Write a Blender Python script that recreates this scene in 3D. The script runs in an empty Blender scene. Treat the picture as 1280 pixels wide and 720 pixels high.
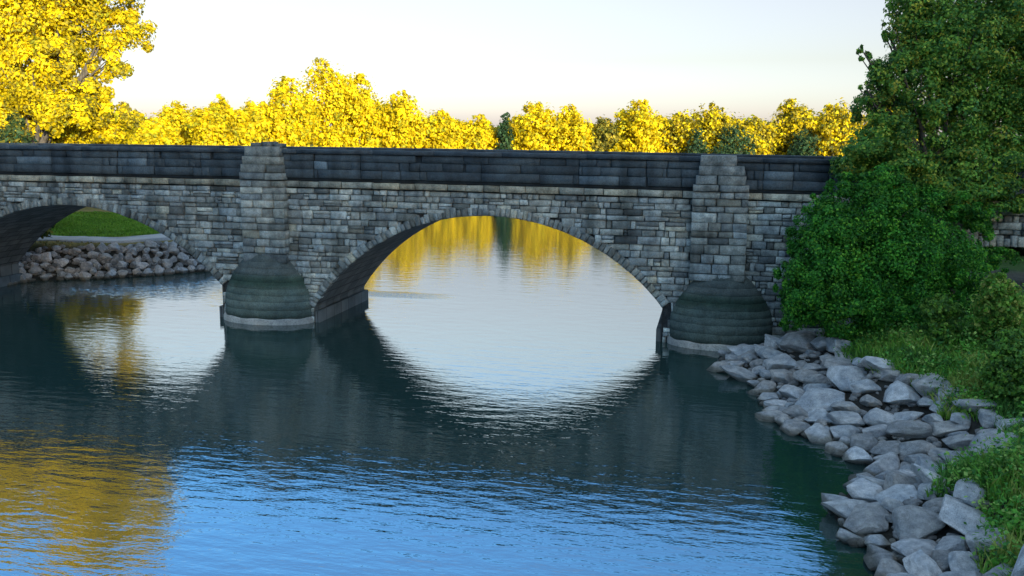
import bpy, math
import numpy as np
from mathutils import Matrix, Vector
PI = math.pi
rng = np.random.default_rng(7)
scn = bpy.context.scene
COL = scn.collection

# ------------------------------------------------------------------ camera
FPX = 1150.0
C = np.array([0.0, -30.944, 7.0])
yh = 165.0
roll = math.radians(0.5)
th = math.atan(251 / FPX)
pt = math.atan((360 - yh) / FPX)
Fv = np.array([-math.sin(th) * math.cos(pt), math.cos(th) * math.cos(pt), -math.sin(pt)])
R0 = np.array([math.cos(th), math.sin(th), 0.0])
U0 = np.cross(R0, Fv)
Rv = math.cos(roll) * R0 + math.sin(roll) * U0
Uv = np.cross(Rv, Fv)
cam_d = bpy.data.cameras.new('camera')
cam = bpy.data.objects.new('camera', cam_d)
COL.objects.link(cam)
cam.matrix_world = Matrix(((Rv[0], Uv[0], -Fv[0], C[0]), (Rv[1], Uv[1], -Fv[1], C[1]),
                           (Rv[2], Uv[2], -Fv[2], C[2]), (0, 0, 0, 1)))
cam_d.sensor_width = 36
cam_d.lens = 36 * FPX / 1280
cam_d.clip_end = 6000
scn.camera = cam


def site(x, D, ytop=None):
    """ground spot on the sight line of a measured bearing, D metres out, and the height of a top edge"""
    def ry(y): return Fv + Rv * (x - 640) / FPX + Uv * (360 - y) / FPX
    r = ry(240.0)
    t = D / float(r @ Fv)
    p = C + r * t
    if ytop is None: return p[0], p[1]
    q = C + ry(ytop) * D
    return p[0], p[1], q[2]


# ------------------------------------------------------------------ helpers
def tag(o, label=None, cat=None, group=None, kind=None):
    if label: o['label'] = label
    if cat: o['category'] = cat
    if group: o['group'] = group
    if kind: o['kind'] = kind
    return o


def empty(name, loc, label, cat, group=None):
    o = bpy.data.objects.new(name, None)
    o.empty_display_size = 0.3
    COL.objects.link(o)
    o.location = loc
    return tag(o, label, cat, group)


def np_mesh(name, V, F, mat, parent=None, col=None, smooth=False):
    """V (n,3); F (m,k) constant size faces or list of arrays; col (n,3)"""
    me = bpy.data.meshes.new(name)
    V = np.asarray(V, dtype=np.float32)
    Fs = F if isinstance(F, list) else [F]
    Fs = [np.asarray(a, dtype=np.int32) for a in Fs if len(a)]
    me.vertices.add(len(V))
    me.vertices.foreach_set('co', V.ravel())
    li = np.concatenate([a.ravel() for a in Fs])
    sizes = np.concatenate([np.full(len(a), a.shape[1], dtype=np.int32) for a in Fs])
    st = np.concatenate([[0], np.cumsum(sizes)[:-1]]).astype(np.int32)
    me.loops.add(len(li))
    me.loops.foreach_set('vertex_index', li)
    me.polygons.add(len(sizes))
    me.polygons.foreach_set('loop_start', st)
    me.polygons.foreach_set('loop_total', sizes)
    if smooth: me.polygons.foreach_set('use_smooth', np.ones(len(sizes), dtype=bool))
    me.update(calc_edges=True)
    me.validate()
    if col is not None:
        a = me.color_attributes.new('tone', 'FLOAT_COLOR', 'POINT')
        c = np.ones((len(V), 4), dtype=np.float32)
        c[:, :3] = col
        a.data.foreach_set('color', c.ravel())
    if mat: me.materials.append(mat)
    o = bpy.data.objects.new(name, me)
    COL.objects.link(o)
    if parent: o.parent = parent
    return o


class MB:
    def __init__(s): s.v = []; s.q = []; s.t = []; s.c = []; s.n = 0

    def add(s, V, Q=(), T=(), c=(1, 1, 1)):
        V = np.asarray(V, float).reshape(-1, 3)
        s.v.append(V)
        if len(Q): s.q.append(np.asarray(Q) + s.n)
        if len(T): s.t.append(np.asarray(T) + s.n)
        s.c.append(np.broadcast_to(np.asarray(c, float), (len(V), 3)))
        s.n += len(V)

    def box(s, x0, x1, y0, y1, z0, z1, c=(1, 1, 1)):
        V = [(x, y, z) for x in (x0, x1) for y in (y0, y1) for z in (z0, z1)]
        s.add(V, [(0, 1, 3, 2), (4, 6, 7, 5), (0, 4, 5, 1), (2, 3, 7, 6), (0, 2, 6, 4), (1, 5, 7, 3)], c=c)

    def tube(s, pts, rad, n=8, c=(1, 1, 1)):
        pts = np.asarray(pts, float)
        m = len(pts)
        V = []
        for i in range(m):
            d = pts[min(i + 1, m - 1)] - pts[max(i - 1, 0)]
            d /= np.linalg.norm(d) + 1e-9
            a = np.cross(d, (0, 0, 1.0) if abs(d[2]) < .9 else (1.0, 0, 0))
            a /= np.linalg.norm(a)
            b = np.cross(d, a)
            for k in range(n):
                w = 2 * PI * k / n
                V.append(pts[i] + rad[i] * (math.cos(w) * a + math.sin(w) * b))
        Q = [(i * n + k, i * n + (k + 1) % n, (i + 1) * n + (k + 1) % n, (i + 1) * n + k)
             for i in range(m - 1) for k in range(n)]
        s.add(V, Q, c=c)

    def stone(s, quad, yf, yb, inset, c, r):
        """a dressed block: quad = 4 (x,z) corners, face at yf, back at yb"""
        q = np.asarray(quad, float)
        cen = q.mean(0)
        q = q + r.uniform(-.012, .012, q.shape)
        inner = []
        for p in q:
            d = cen - p
            L = np.linalg.norm(d) + 1e-6
            inner.append(p + d / L * min(inset * 1.5, L * .45))
        inner = np.array(inner)
        tilt = r.uniform(-.018, .018, 4)
        mid = (q + inner) / 2
        V = [(p[0], yb, p[1]) for p in q] + [(p[0], yf + .045, p[1]) for p in q] + \
            [(p[0], yf + .012 + t * .5, p[1]) for p, t in zip(mid, tilt)] + \
            [(p[0], yf + t, p[1]) for p, t in zip(inner, tilt)] + \
            [(cen[0], yf - r.uniform(0, .03), cen[1])]
        Q = []
        for L in range(3):
            for k in range(4):
                k2 = (k + 1) % 4
                Q.append((L * 4 + k, L * 4 + k2, (L + 1) * 4 + k2, (L + 1) * 4 + k))
        T = [(12 + k, 12 + (k + 1) % 4, 16) for k in range(4)]
        s.add(V, Q, T, c)

    def build(s, name, mat, parent=None, smooth=False):
        F = []
        if s.q: F.append(np.concatenate(s.q))
        if s.t: F.append(np.concatenate(s.t))
        return np_mesh(name, np.concatenate(s.v), F, mat, parent, np.concatenate(s.c), smooth)


def smooth01(t):
    t = np.clip(t, 0, 1)
    return t * t * (3 - 2 * t)


# ------------------------------------------------------------------ materials
def new_mat(name):
    m = bpy.data.materials.new(name)
    m.use_nodes = True
    nt = m.node_tree
    nt.nodes.clear()
    out = nt.nodes.new('ShaderNodeOutputMaterial')
    return m, nt, out


def N(nt, t, **kw):
    n = nt.nodes.new('ShaderNode' + t)
    for k, v in kw.items():
        if k in n.inputs: n.inputs[k].default_value = v
        else: setattr(n, k, v)
    return n


def ramp(nt, fac, stops):
    n = nt.nodes.new('ShaderNodeValToRGB')
    e = n.color_ramp.elements
    while len(e) < len(stops): e.new(0.5)
    for el, (p, c) in zip(e, stops):
        el.position = p
        el.color = (*c, 1) if len(c) == 3 else c
    nt.links.new(fac, n.inputs[0])
    return n.outputs[0]


def mixc(nt, mode, fac, a, b):
    n = nt.nodes.new('ShaderNodeMix')
    n.data_type = 'RGBA'
    n.blend_type = mode
    for sock, v in ((n.inputs[0], fac), (n.inputs[6], a), (n.inputs[7], b)):
        if hasattr(v, 'is_output'): nt.links.new(v, sock)
        elif isinstance(v, (int, float)): sock.default_value = v
        else: sock.default_value = (*v, 1)
    return n.outputs[2]


def stone_mat(name, base, tone=True, scale=3.0, bump=.02, rough=.9, algae=None, patch=.5, objvar=False, streak=0.0):
    m, nt, out = new_mat(name)
    L = nt.links.new
    tc = N(nt, 'TexCoord')
    n1 = N(nt, 'TexNoise', Scale=scale, Detail=8.0, Roughness=.65)
    n2 = N(nt, 'TexNoise', Scale=.55, Detail=4.0)
    n3 = N(nt, 'TexNoise', Scale=22.0, Detail=5.0, Roughness=.7)
    for n in (n1, n2, n3): L(tc.outputs['Object'], n.inputs['Vector'])
    c = ramp(nt, n1.outputs[0], [(.3, tuple(b * (1 - patch) for b in base)), (.7, tuple(b * (1 + patch) for b in base))])
    big = ramp(nt, n2.outputs[0], [(.35, (.72, .76, .78)), (.65, (1.2, 1.14, 1.05))])
    c = mixc(nt, 'MULTIPLY', 1.0, c, big)
    if tone:
        at = N(nt, 'Attribute', attribute_name='tone')
        c = mixc(nt, 'MULTIPLY', 1.0, c, at.outputs['Color'])
    if objvar:
        oi = N(nt, 'ObjectInfo')
        c = mixc(nt, 'MULTIPLY', 1.0, c, ramp(nt, oi.outputs['Random'], [(0, (.62, .62, .62)), (.3, (.9, .86, .82)), (.6, (.85, .9, .95)), (1, (1.12, 1.1, 1.1))]))
    sp = ramp(nt, n3.outputs[0], [(.36, (.5, .5, .5)), (.55, (1.05, 1.05, 1.05))])
    c = mixc(nt, 'MULTIPLY', .75, c, sp)
    if streak:
        mps = N(nt, 'Mapping'); mps.inputs['Scale'].default_value = (1.6, 1.6, .16)
        L(tc.outputs['Object'], mps.inputs[0])
        ns = N(nt, 'TexNoise', Scale=1.0, Detail=5.0, Roughness=.6); L(mps.outputs[0], ns.inputs['Vector'])
        c = mixc(nt, 'MULTIPLY', streak, c, ramp(nt, ns.outputs[0], [(.36, (.42, .46, .46)), (.5, (.95, .96, .95)), (.66, (1.25, 1.22, 1.15))]))
    if objvar:   # wet, silted foot of the stones at the waterline
        ge = N(nt, 'NewGeometry'); sz = N(nt, 'SeparateXYZ'); L(ge.outputs['Position'], sz.inputs[0])
        wm = N(nt, 'MapRange'); L(sz.outputs[2], wm.inputs[0]); wm.inputs[1].default_value = .03; wm.inputs[2].default_value = .16
        c = mixc(nt, 'MULTIPLY', 1.0, c, ramp(nt, wm.outputs[0], [(0, (.3, .3, .26)), (.6, (.5, .48, .42)), (1, (1, 1, 1))]))
    if algae:
        sx = N(nt, 'SeparateXYZ')
        L(tc.outputs['Object'], sx.inputs[0])
        ad = N(nt, 'Math', operation='MULTIPLY_ADD')
        L(n2.outputs[0], ad.inputs[0]); ad.inputs[1].default_value = .35
        L(sx.outputs[2], ad.inputs[2])
        mr = N(nt, 'MapRange')
        L(ad.outputs[0], mr.inputs[0])
        mr.inputs[1].default_value = -.5; mr.inputs[2].default_value = 3.5
        f = ramp(nt, mr.outputs[0], algae)
        c = mixc(nt, 'MULTIPLY', 1.0, c, f)
    bs = N(nt, 'BsdfPrincipled', Roughness=rough)
    bs.inputs['Specular IOR Level'].default_value = .25
    L(c, bs.inputs['Base Color'])
    bp = N(nt, 'Bump', Strength=.8, Distance=bump)
    s = N(nt, 'Math', operation='ADD')
    L(n1.outputs[0], s.inputs[0]); L(n3.outputs[0], s.inputs[1])
    L(s.outputs[0], bp.inputs['Height'])
    L(bp.outputs[0], bs.inputs['Normal'])
    L(bs.outputs[0], out.inputs[0])
    return m


def leaf_mat(name, rough=.6, trans=.42):
    m, nt, out = new_mat(name)
    L = nt.links.new
    at = N(nt, 'Attribute', attribute_name='tone')
    bs = N(nt, 'BsdfPrincipled', Roughness=rough)
    bs.inputs['Specular IOR Level'].default_value = .2
    L(at.outputs['Color'], bs.inputs['Base Color'])
    tr = N(nt, 'BsdfTranslucent')
    L(at.outputs['Color'], tr.inputs[0])
    mx = N(nt, 'MixShader'); mx.inputs[0].default_value = trans
    L(bs.outputs[0], mx.inputs[1]); L(tr.outputs[0], mx.inputs[2])
    L(mx.outputs[0], out.inputs[0])
    return m


def bark_mat(name, base):
    m, nt, out = new_mat(name)
    L = nt.links.new
    tc = N(nt, 'TexCoord'); mp = N(nt, 'Mapping'); mp.inputs['Scale'].default_value = (9, 9, 1.6)
    L(tc.outputs['Object'], mp.inputs[0])
    n = N(nt, 'TexNoise', Scale=1.5, Detail=6.0)
    L(mp.outputs[0], n.inputs['Vector'])
    c = ramp(nt, n.outputs[0], [(.3, tuple(b * .4 for b in base)), (.7, tuple(b * 1.4 for b in base))])
    bs = N(nt, 'BsdfPrincipled', Roughness=.95)
    L(c, bs.inputs['Base Color'])
    bp = N(nt, 'Bump', Strength=.8, Distance=.03); L(n.outputs[0], bp.inputs['Height']); L(bp.outputs[0], bs.inputs['Normal'])
    L(bs.outputs[0], out.inputs[0])
    return m


M_STONE = stone_mat('bridge_stone', (.225, .256, .258), scale=4.0, streak=.8)
M_MORTAR = stone_mat('mortar', (.035, .04, .043), tone=False, scale=5.0)
M_PARAPET = stone_mat('parapet_stone', (.052, .072, .088), scale=1.6, bump=.015, patch=.45, streak=.7)
M_CUT = stone_mat('cutwater_stone', (.074, .094, .092), scale=3.0, bump=.02, patch=.3,
                  algae=[(0, (.35, .4, .36)), (.22, (.55, .68, .62)), (.36, (1.15, 1.25, 1.2)), (.49, (.95, 1.1, 1.0)),
                         (.53, (.38, .58, .45)), (.58, (.42, .62, .5)), (.63, (1, 1, 1)), (1, (1, 1.02, 1))])
M_LEDGE = stone_mat('ledge_stone', (.27, .28, .27), scale=2.5, patch=.3)
M_ROCK = stone_mat('riprap_rock', (.50, .51, .52), scale=2.6, bump=.09, patch=.38, objvar=True)
M_LEAF = leaf_mat('leaves')
M_BARK = bark_mat('bark', (.09, .075, .06))
M_GRASS = leaf_mat('grass_blades', trans=.3)


def vault_mat():
    m, nt, out = new_mat('vault_stone')
    L = nt.links.new
    tc = N(nt, 'TexCoord'); mp = N(nt, 'Mapping')
    mp.inputs['Rotation'].default_value = (0, 0, PI / 2)
    L(tc.outputs['Object'], mp.inputs[0])
    b = N(nt, 'TexBrick', Scale=1.0)
    b.inputs['Brick Width'].default_value = .7; b.inputs['Row Height'].default_value = .3
    b.inputs['Mortar Size'].default_value = .02
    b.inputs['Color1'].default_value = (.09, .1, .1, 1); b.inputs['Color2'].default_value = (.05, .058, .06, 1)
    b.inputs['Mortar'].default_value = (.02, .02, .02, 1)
    L(mp.outputs[0], b.inputs['Vector'])
    n = N(nt, 'TexNoise', Scale=2.0, Detail=6.0); L(tc.outputs['Object'], n.inputs['Vector'])
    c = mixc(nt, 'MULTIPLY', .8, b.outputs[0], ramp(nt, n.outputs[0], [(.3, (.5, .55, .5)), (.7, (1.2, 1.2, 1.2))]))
    bs = N(nt, 'BsdfPrincipled', Roughness=.95); L(c, bs.inputs['Base Color'])
    bp = N(nt, 'Bump', Strength=.7, Distance=.03); L(n.outputs[0], bp.inputs['Height']); L(bp.outputs[0], bs.inputs['Normal'])
    L(bs.outputs[0], out.inputs[0])
    return m


M_VAULT = vault_mat()


def ground_mat():
    m, nt, out = new_mat('ground')
    L = nt.links.new
    tc = N(nt, 'TexCoord')
    n1 = N(nt, 'TexNoise', Scale=.8, Detail=8.0, Roughness=.65)
    n2 = N(nt, 'TexNoise', Scale=9.0, Detail=6.0, Roughness=.7)
    for n in (n1, n2): L(tc.outputs['Object'], n.inputs['Vector'])
    at = N(nt, 'Attribute', attribute_name='tone')
    c = mixc(nt, 'MULTIPLY', .9, at.outputs['Color'], ramp(nt, n1.outputs[0], [(.3, (.65, .68, .6)), (.7, (1.25, 1.2, 1.2))]))
    c = mixc(nt, 'MULTIPLY', .8, c, ramp(nt, n2.outputs[0], [(.3, (.5, .5, .5)), (.65, (1.2, 1.2, 1.2))]))
    bs = N(nt, 'BsdfPrincipled', Roughness=1.0)
    bs.inputs['Specular IOR Level'].default_value = .1
    L(c, bs.inputs['Base Color'])
    bp = N(nt, 'Bump', Strength=.9, Distance=.05); L(n2.outputs[0], bp.inputs['Height']); L(bp.outputs[0], bs.inputs['Normal'])
    L(bs.outputs[0], out.inputs[0])
    return m


def water_mat():
    m, nt, out = new_mat('river_water')
    L = nt.links.new
    tc = N(nt, 'TexCoord')
    # wind ripples: crests run across the river
    mp = N(nt, 'Mapping'); mp.inputs['Scale'].default_value = (.85, 2.3, 1); mp.inputs['Rotation'].default_value = (0, 0, math.radians(10))
    L(tc.outputs['Object'], mp.inputs[0])
    a = N(nt, 'TexNoise', Scale=1.25, Detail=4.0, Roughness=.55); L(mp.outputs[0], a.inputs['Vector'])
    mp2 = N(nt, 'Mapping'); mp2.inputs['Scale'].default_value = (.28, .8, 1); mp2.inputs['Rotation'].default_value = (0, 0, math.radians(16))
    L(tc.outputs['Object'], mp2.inputs[0])
    b = N(nt, 'TexNoise', Scale=.9, Detail=2.0); L(mp2.outputs[0], b.inputs['Vector'])
    # the slick of rougher water just upstream of the middle arch
    sx = N(nt, 'SeparateXYZ'); L(tc.outputs['Object'], sx.inputs[0])
    far = N(nt, 'MapRange', interpolation_type='SMOOTHSTEP')
    L(sx.outputs[1], far.inputs[0])
    far.inputs[1].default_value = -16; far.inputs[2].default_value = 4
    far.inputs[3].default_value = 1.3; far.inputs[4].default_value = RIP_FAR
    h = N(nt, 'Math', operation='MULTIPLY'); L(a.outputs[0], h.inputs[0]); L(far.outputs[0], h.inputs[1])
    h2 = N(nt, 'Math', operation='MULTIPLY_ADD'); L(b.outputs[0], h2.inputs[0]); h2.inputs[1].default_value = .3; L(h.outputs[0], h2.inputs[2])
    def band(sock, lo, hi, soft):
        u = N(nt, 'MapRange', interpolation_type='SMOOTHSTEP'); L(sock, u.inputs[0]); u.inputs[1].default_value = lo; u.inputs[2].default_value = lo + soft
        v = N(nt, 'MapRange', interpolation_type='SMOOTHSTEP'); L(sock, v.inputs[0]); v.inputs[1].default_value = hi - soft; v.inputs[2].default_value = hi
        v.inputs[3].default_value = 1; v.inputs[4].default_value = 0
        q = N(nt, 'Math', operation='MULTIPLY'); L(u.outputs[0], q.inputs[0]); L(v.outputs[0], q.inputs[1]); return q.outputs[0]
    mk = N(nt, 'Math', operation='MULTIPLY'); L(band(sx.outputs[0], -18, -9.8, 3.5), mk.inputs[0]); L(band(sx.outputs[1], 5.3, 7.2, .6), mk.inputs[1])
    sn = N(nt, 'TexNoise', Scale=14.0, Detail=1.0); L(tc.outputs['Object'], sn.inputs['Vector'])
    sm = N(nt, 'Math', operation='MULTIPLY'); L(mk.outputs[0], sm.inputs[0]); L(sn.outputs[0], sm.inputs[1])
    h3 = N(nt, 'Math', operation='MULTIPLY_ADD'); L(sm.outputs[0], h3.inputs[0]); h3.inputs[1].default_value = 1.3; L(h2.outputs[0], h3.inputs[2])
    mk2 = N(nt, 'Math', operation='MULTIPLY'); L(band(sx.outputs[0], -36, -19, 5.0), mk2.inputs[0]); L(band(sx.outputs[1], 1.5, 14, 2.5), mk2.inputs[1])
    mpc = N(nt, 'Mapping'); mpc.inputs['Scale'].default_value = (.5, 1.6, 1); L(tc.outputs['Object'], mpc.inputs[0])
    sn2 = N(nt, 'TexNoise', Scale=4.0, Detail=2.0); L(mpc.outputs[0], sn2.inputs['Vector'])
    sm2 = N(nt, 'Math', operation='MULTIPLY'); L(mk2.outputs[0], sm2.inputs[0]); L(sn2.outputs[0], sm2.inputs[1])
    h4 = N(nt, 'Math', operation='MULTIPLY_ADD'); L(sm2.outputs[0], h4.inputs[0]); h4.inputs[1].default_value = 1.8; L(h3.outputs[0], h4.inputs[2])
    h3 = h4
    bp = N(nt, 'Bump', Strength=1.0, Distance=RIP)
    L(h3.outputs[0], bp.inputs['Height'])
    gl = N(nt, 'BsdfGlossy', Roughness=.03); gl.inputs[0].default_value = (.97, .98, 1, 1)
    L(bp.outputs[0], gl.inputs['Normal'])
    df = N(nt, 'BsdfDiffuse'); df.inputs[0].default_value = (.008, .03, .027, 1)
    fr = N(nt, 'Fresnel', IOR=WIOR); L(bp.outputs[0], fr.inputs['Normal'])
    mx = N(nt, 'MixShader'); L(fr.outputs[0], mx.inputs[0]); L(df.outputs[0], mx.inputs[1]); L(gl.outputs[0], mx.inputs[2])
    L(mx.outputs[0], out.inputs[0])
    return m


RIP, RIP_FAR, WIOR = .014, .55, 3.5
M_WATER = water_mat()
M_GROUND = ground_mat()

# ------------------------------------------------------------------ river and terrain
RIVER = np.array([(3.0, -16.2), (3.15, -15.2), (2.56, -14.9), (2.46, -13.6), (3.1, -12.2), (3.84, -11.1), (3.0, -10.4),
                  (3.16, -9.5), (2.41, -9.2), (1.69, -8.0), (1.37, -4.9), (.5, -3.4), (.6, -1.6), (1.9, -.6), (1.9, 5.2),
                  (2.6, 9), (3.5, 20), (6, 40), (14, 60), (60, 68), (150, 75), (240, 70), (240, 130), (150, 108), (60, 90), (19, 83.5),
                  (-8.5, 78), (-30, 73), (-38.5, 69), (-40, 62), (-38.5, 51), (-30, 29), (-25.2, 16), (-23.9, 10.9), (-27.9, 6.9),
                  (-30.4, 5.6), (-30.9, 5), (-31.0, 0), (-34, -3), (-41, -20), (-62, -52), (-300, -56), (-300, -66), (-40, -66),
                  (5, -64), (3.6, -40), (3.2, -25)], float)


def poly_sd(P, poly):
    """signed distance, negative inside"""
    x, y = P[:, 0], P[:, 1]
    best = np.full(len(P), 1e9)
    ins = np.zeros(len(P), bool)
    n = len(poly)
    for i in range(n):
        a = poly[i]; b = poly[(i + 1) % n]
        e = b - a
        w = P - a
        t = np.clip((w @ e) / (e @ e), 0, 1)
        d = np.hypot(w[:, 0] - t * e[0], w[:, 1] - t * e[1])
        best = np.minimum(best, d)
        c = ((a[1] > y) != (b[1] > y))
        with np.errstate(divide='ignore', invalid='ignore'):
            xi = (b[0] - a[0]) * (y - a[1]) / (b[1] - a[1]) + a[0]
        ins ^= c & (x < xi)
    return np.where(ins, -best, best)


def noise2(x, y, s):
    return (np.sin(x * 1.3 / s + 1.7 * np.sin(y * .9 / s + .5)) + np.sin(y * 1.1 / s + 1.3 * np.sin(x * 1.7 / s + 2.1)) +
            .5 * np.sin((x + y) * 2.3 / s + 1.0)) / 2.5


def ground_z(P, full=False):
    P = np.atleast_2d(np.asarray(P, float))[:, :2]
    x, y = P[:, 0], P[:, 1]
    d = poly_sd(P, RIVER)
    right = smooth01((x + 12) / 6) * (y < 40)
    leftb = ((x < -15) & (y > -1) & (y < 60)).astype(float)
    inside = -1.5 * smooth01(-d / 2.5)
    zr = 1.45 * smooth01((d + .2) / 4.2) + .85 * smooth01((d - 3) / 5.5) + 1.3 * smooth01((d - 9) / 14)
    zl = 1.42 * smooth01((d + .2) / 2.5) + .55 * smooth01((d - 6) / 12) + 1.0 * smooth01((d - 22) / 25)
    zf = 1.1 * smooth01((d + .2) / 4) + 1.4 * smooth01((d - 4) / 25)
    zo = np.where(right > 0, zr * right + zf * (1 - right), zf)
    zo = np.where(leftb > 0, zl, zo)
    z = np.where(d < 0, inside, zo)
    dpos = np.clip(d, 0, None)
    z = z + .07 * noise2(x, y, 1.1) * smooth01(dpos / 1.5) + .35 * noise2(x, y, 14) * smooth01((dpos - 6) / 20)
    # level dirt under the small right arch
    fl = smooth01((x - 2.5) / 2.5) * smooth01((19 - x) / 3) * smooth01((y + 3) / 2.2) * smooth01((17 - y) / 4)
    z = np.where(d > 0, z * (1 - fl) + np.minimum(z, 1.95 + .03 * noise2(x, y, .6)) * fl, z)
    # approach embankments carrying the road
    for sx, x0 in ((1, 15.5), (-1, -33.5)):
        t = smooth01((sx * (x - x0)) / 7.0)
        side = smooth01((6.5 - np.abs(y - 2.5)) / 4.0)
        z = np.where(d > 0, z * (1 - t * side) + 5.0 * t * side, z)
    # unseen ridge behind the camera, height shaped to shade the bridge and right tree
    Hr = 19 + 7 * smooth01((x - 53) / 10)
    z = np.where(y < -66, z + Hr * smooth01((-72 - y) / 22) * smooth01((260 - np.abs(x)) / 90) + 1.2 * noise2(x, y, 9) * smooth01((-76 - y) / 10), z)
    return (z, d) if full else z


def axis(knots):
    out = []
    for a, b, st in knots:
        out += list(np.arange(a, b - 1e-6, st))
    out.append(knots[-1][1])
    return np.array(out)


gx = axis([(-2500, -600, 190), (-600, -200, 40), (-200, -60, 7), (-60, -36, 1.2), (-36, -20, .4), (-20, -1, 1.0), (-1, 10, .25), (10, 26, .8), (26, 80, 3), (80, 300, 11), (300, 900, 60), (900, 2500, 200)])
gy = axis([(-1500, -300, 150), (-300, -110, 12), (-110, -66, 2), (-66, -30, 2), (-30, -20, .8), (-20, 0, .25), (0, 16, .4), (16, 40, 1), (40, 100, 2), (100, 300, 12), (300, 900, 60), (900, 3500, 200)])
GX, GY = np.meshgrid(gx, gy)
P = np.stack([GX.ravel(), GY.ravel()], 1)
gz, gd = ground_z(P, True)
dark = np.array((.035, .034, .03)); green = np.array((.06, .11, .03)); dry = np.array((.2, .17, .06)); lawn = np.array((.11, .21, .02))
px_, py_ = P[:, 0], P[:, 1]
col = np.tile(green, (len(P), 1))
k = smooth01((gd - 2.6) / 1.2)[:, None]
col = dark * (1 - k) + col * k
lb = (px_ < -15) & (py_ > 3) & (py_ < 45)
kd = (smooth01((gd - 1.6) / .8) * lb)[:, None]
col = col * (1 - kd) + dry * kd
ll = ((px_ + 33.5) / 6.6) ** 2 + ((py_ - 17.5) / 6.8) ** 2
kl = (smooth01((1.08 - ll) / .16) * lb)[:, None]
col = col * (1 - kl) + lawn * kl
kg = (smooth01((px_ - 3.5) / 2) * smooth01((5.2 - np.abs(py_ - 2.5)) / 1.5) * (px_ < 20))[:, None]
col = col * (1 - kg) + np.array((.11, .10, .075)) * kg
kf = (smooth01((py_ - 60) / 8) * smooth01((gd - 1) / 2))[:, None]
col = col * (1 - kf) + np.array((.12, .13, .03)) * kf
ny, nx = len(gy), len(gx)
ii = (np.arange(ny - 1)[:, None] * nx + np.arange(nx - 1)[None, :]).ravel()
Q = np.stack([ii, ii + 1, ii + nx + 1, ii + nx], 1)
terrain = np_mesh('terrain', np.column_stack([P, gz]), Q, M_GROUND, col=col, smooth=True)
tag(terrain, 'grassy river banks and ground', kind='structure')

wv = np.array([(-320, -70, 0), (260, -70, 0), (260, 135, 0), (-320, 135, 0)], float)
water = np_mesh('water', wv, np.array([[0, 1, 2, 3]]), M_WATER)
tag(water, 'calm rippled river water mirroring the bridge', kind='structure')

# pale walk on the left bank, bending round the lawn
def ribbon(pts, w, lift, name, mat, label):
    pts = np.asarray(pts, float)
    t = np.linspace(0, len(pts) - 1, 70)
    c = np.stack([np.interp(t, range(len(pts)), pts[:, k]) for k in (0, 1)], 1)
    for _ in range(6): c[1:-1] = (c[:-2] + c[1:-1] * 2 + c[2:]) / 4
    dr = np.gradient(c, axis=0); dr /= np.linalg.norm(dr, axis=1)[:, None]
    nrm = np.stack([-dr[:, 1], dr[:, 0]], 1)
    V = []
    for s in np.linspace(-1, 1, 5):
        q = c + nrm * s * w / 2
        V.append(np.column_stack([q, ground_z(q)]))
    zmax = np.max([v[:, 2] for v in V], axis=0) + lift
    for v in V: v[:, 2] = zmax
    edge = [V[0].copy(), V[-1].copy()]
    for e in edge: e[:, 2] -= .25
    V = [edge[0]] + V + [edge[1]]
    n = len(c)
    A = np.concatenate(V)
    Qs = [(a * n + i, a * n + i + 1, (a + 1) * n + i + 1, (a + 1) * n + i) for a in range(len(V) - 1) for i in range(n - 1)]
    return tag(np_mesh(name, A, np.array(Qs), mat, smooth=False), label, kind='structure')


M_CONC = stone_mat('pale_concrete', (.32, .33, .34), tone=False, scale=1.2, bump=.006, patch=.12)
ribbon([(-44, 23), (-40, 15.5), (-35.0, 10.0), (-31, 9.3), (-28.3, 11.0), (-27.0, 15), (-28, 21), (-32, 30)], 2.0, .04, 'path', M_CONC, 'pale footpath bending round the lawn')

# ------------------------------------------------------------------ the bridge
W = 5.0
def ztop(x): return 6.33 - .00022 * (x + 18) ** 2 if x > -18 else 6.33
def zcor(x): return 5.22 - .00022 * (x + 18) ** 2 if x > -18 else 5.22
ARCH = [dict(c=-24.3, R=8.6, zt=4.08, x0=-31.0, x1=-17.9), dict(c=-7.65, R=7.8, zt=4.12, x0=-14.2, x1=-1.55), dict(c=9.0, R=10.0, zt=3.62, x0=3.6, x1=14.4)]
for a in ARCH: a['zc'] = a['zt'] - a['R']
XL, XR = -52.0, 34.0


def zint(a, x, e=0.0):
    return a['zc'] + math.sqrt(max((a['R'] + e) ** 2 - (x - a['c']) ** 2, 0))


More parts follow.
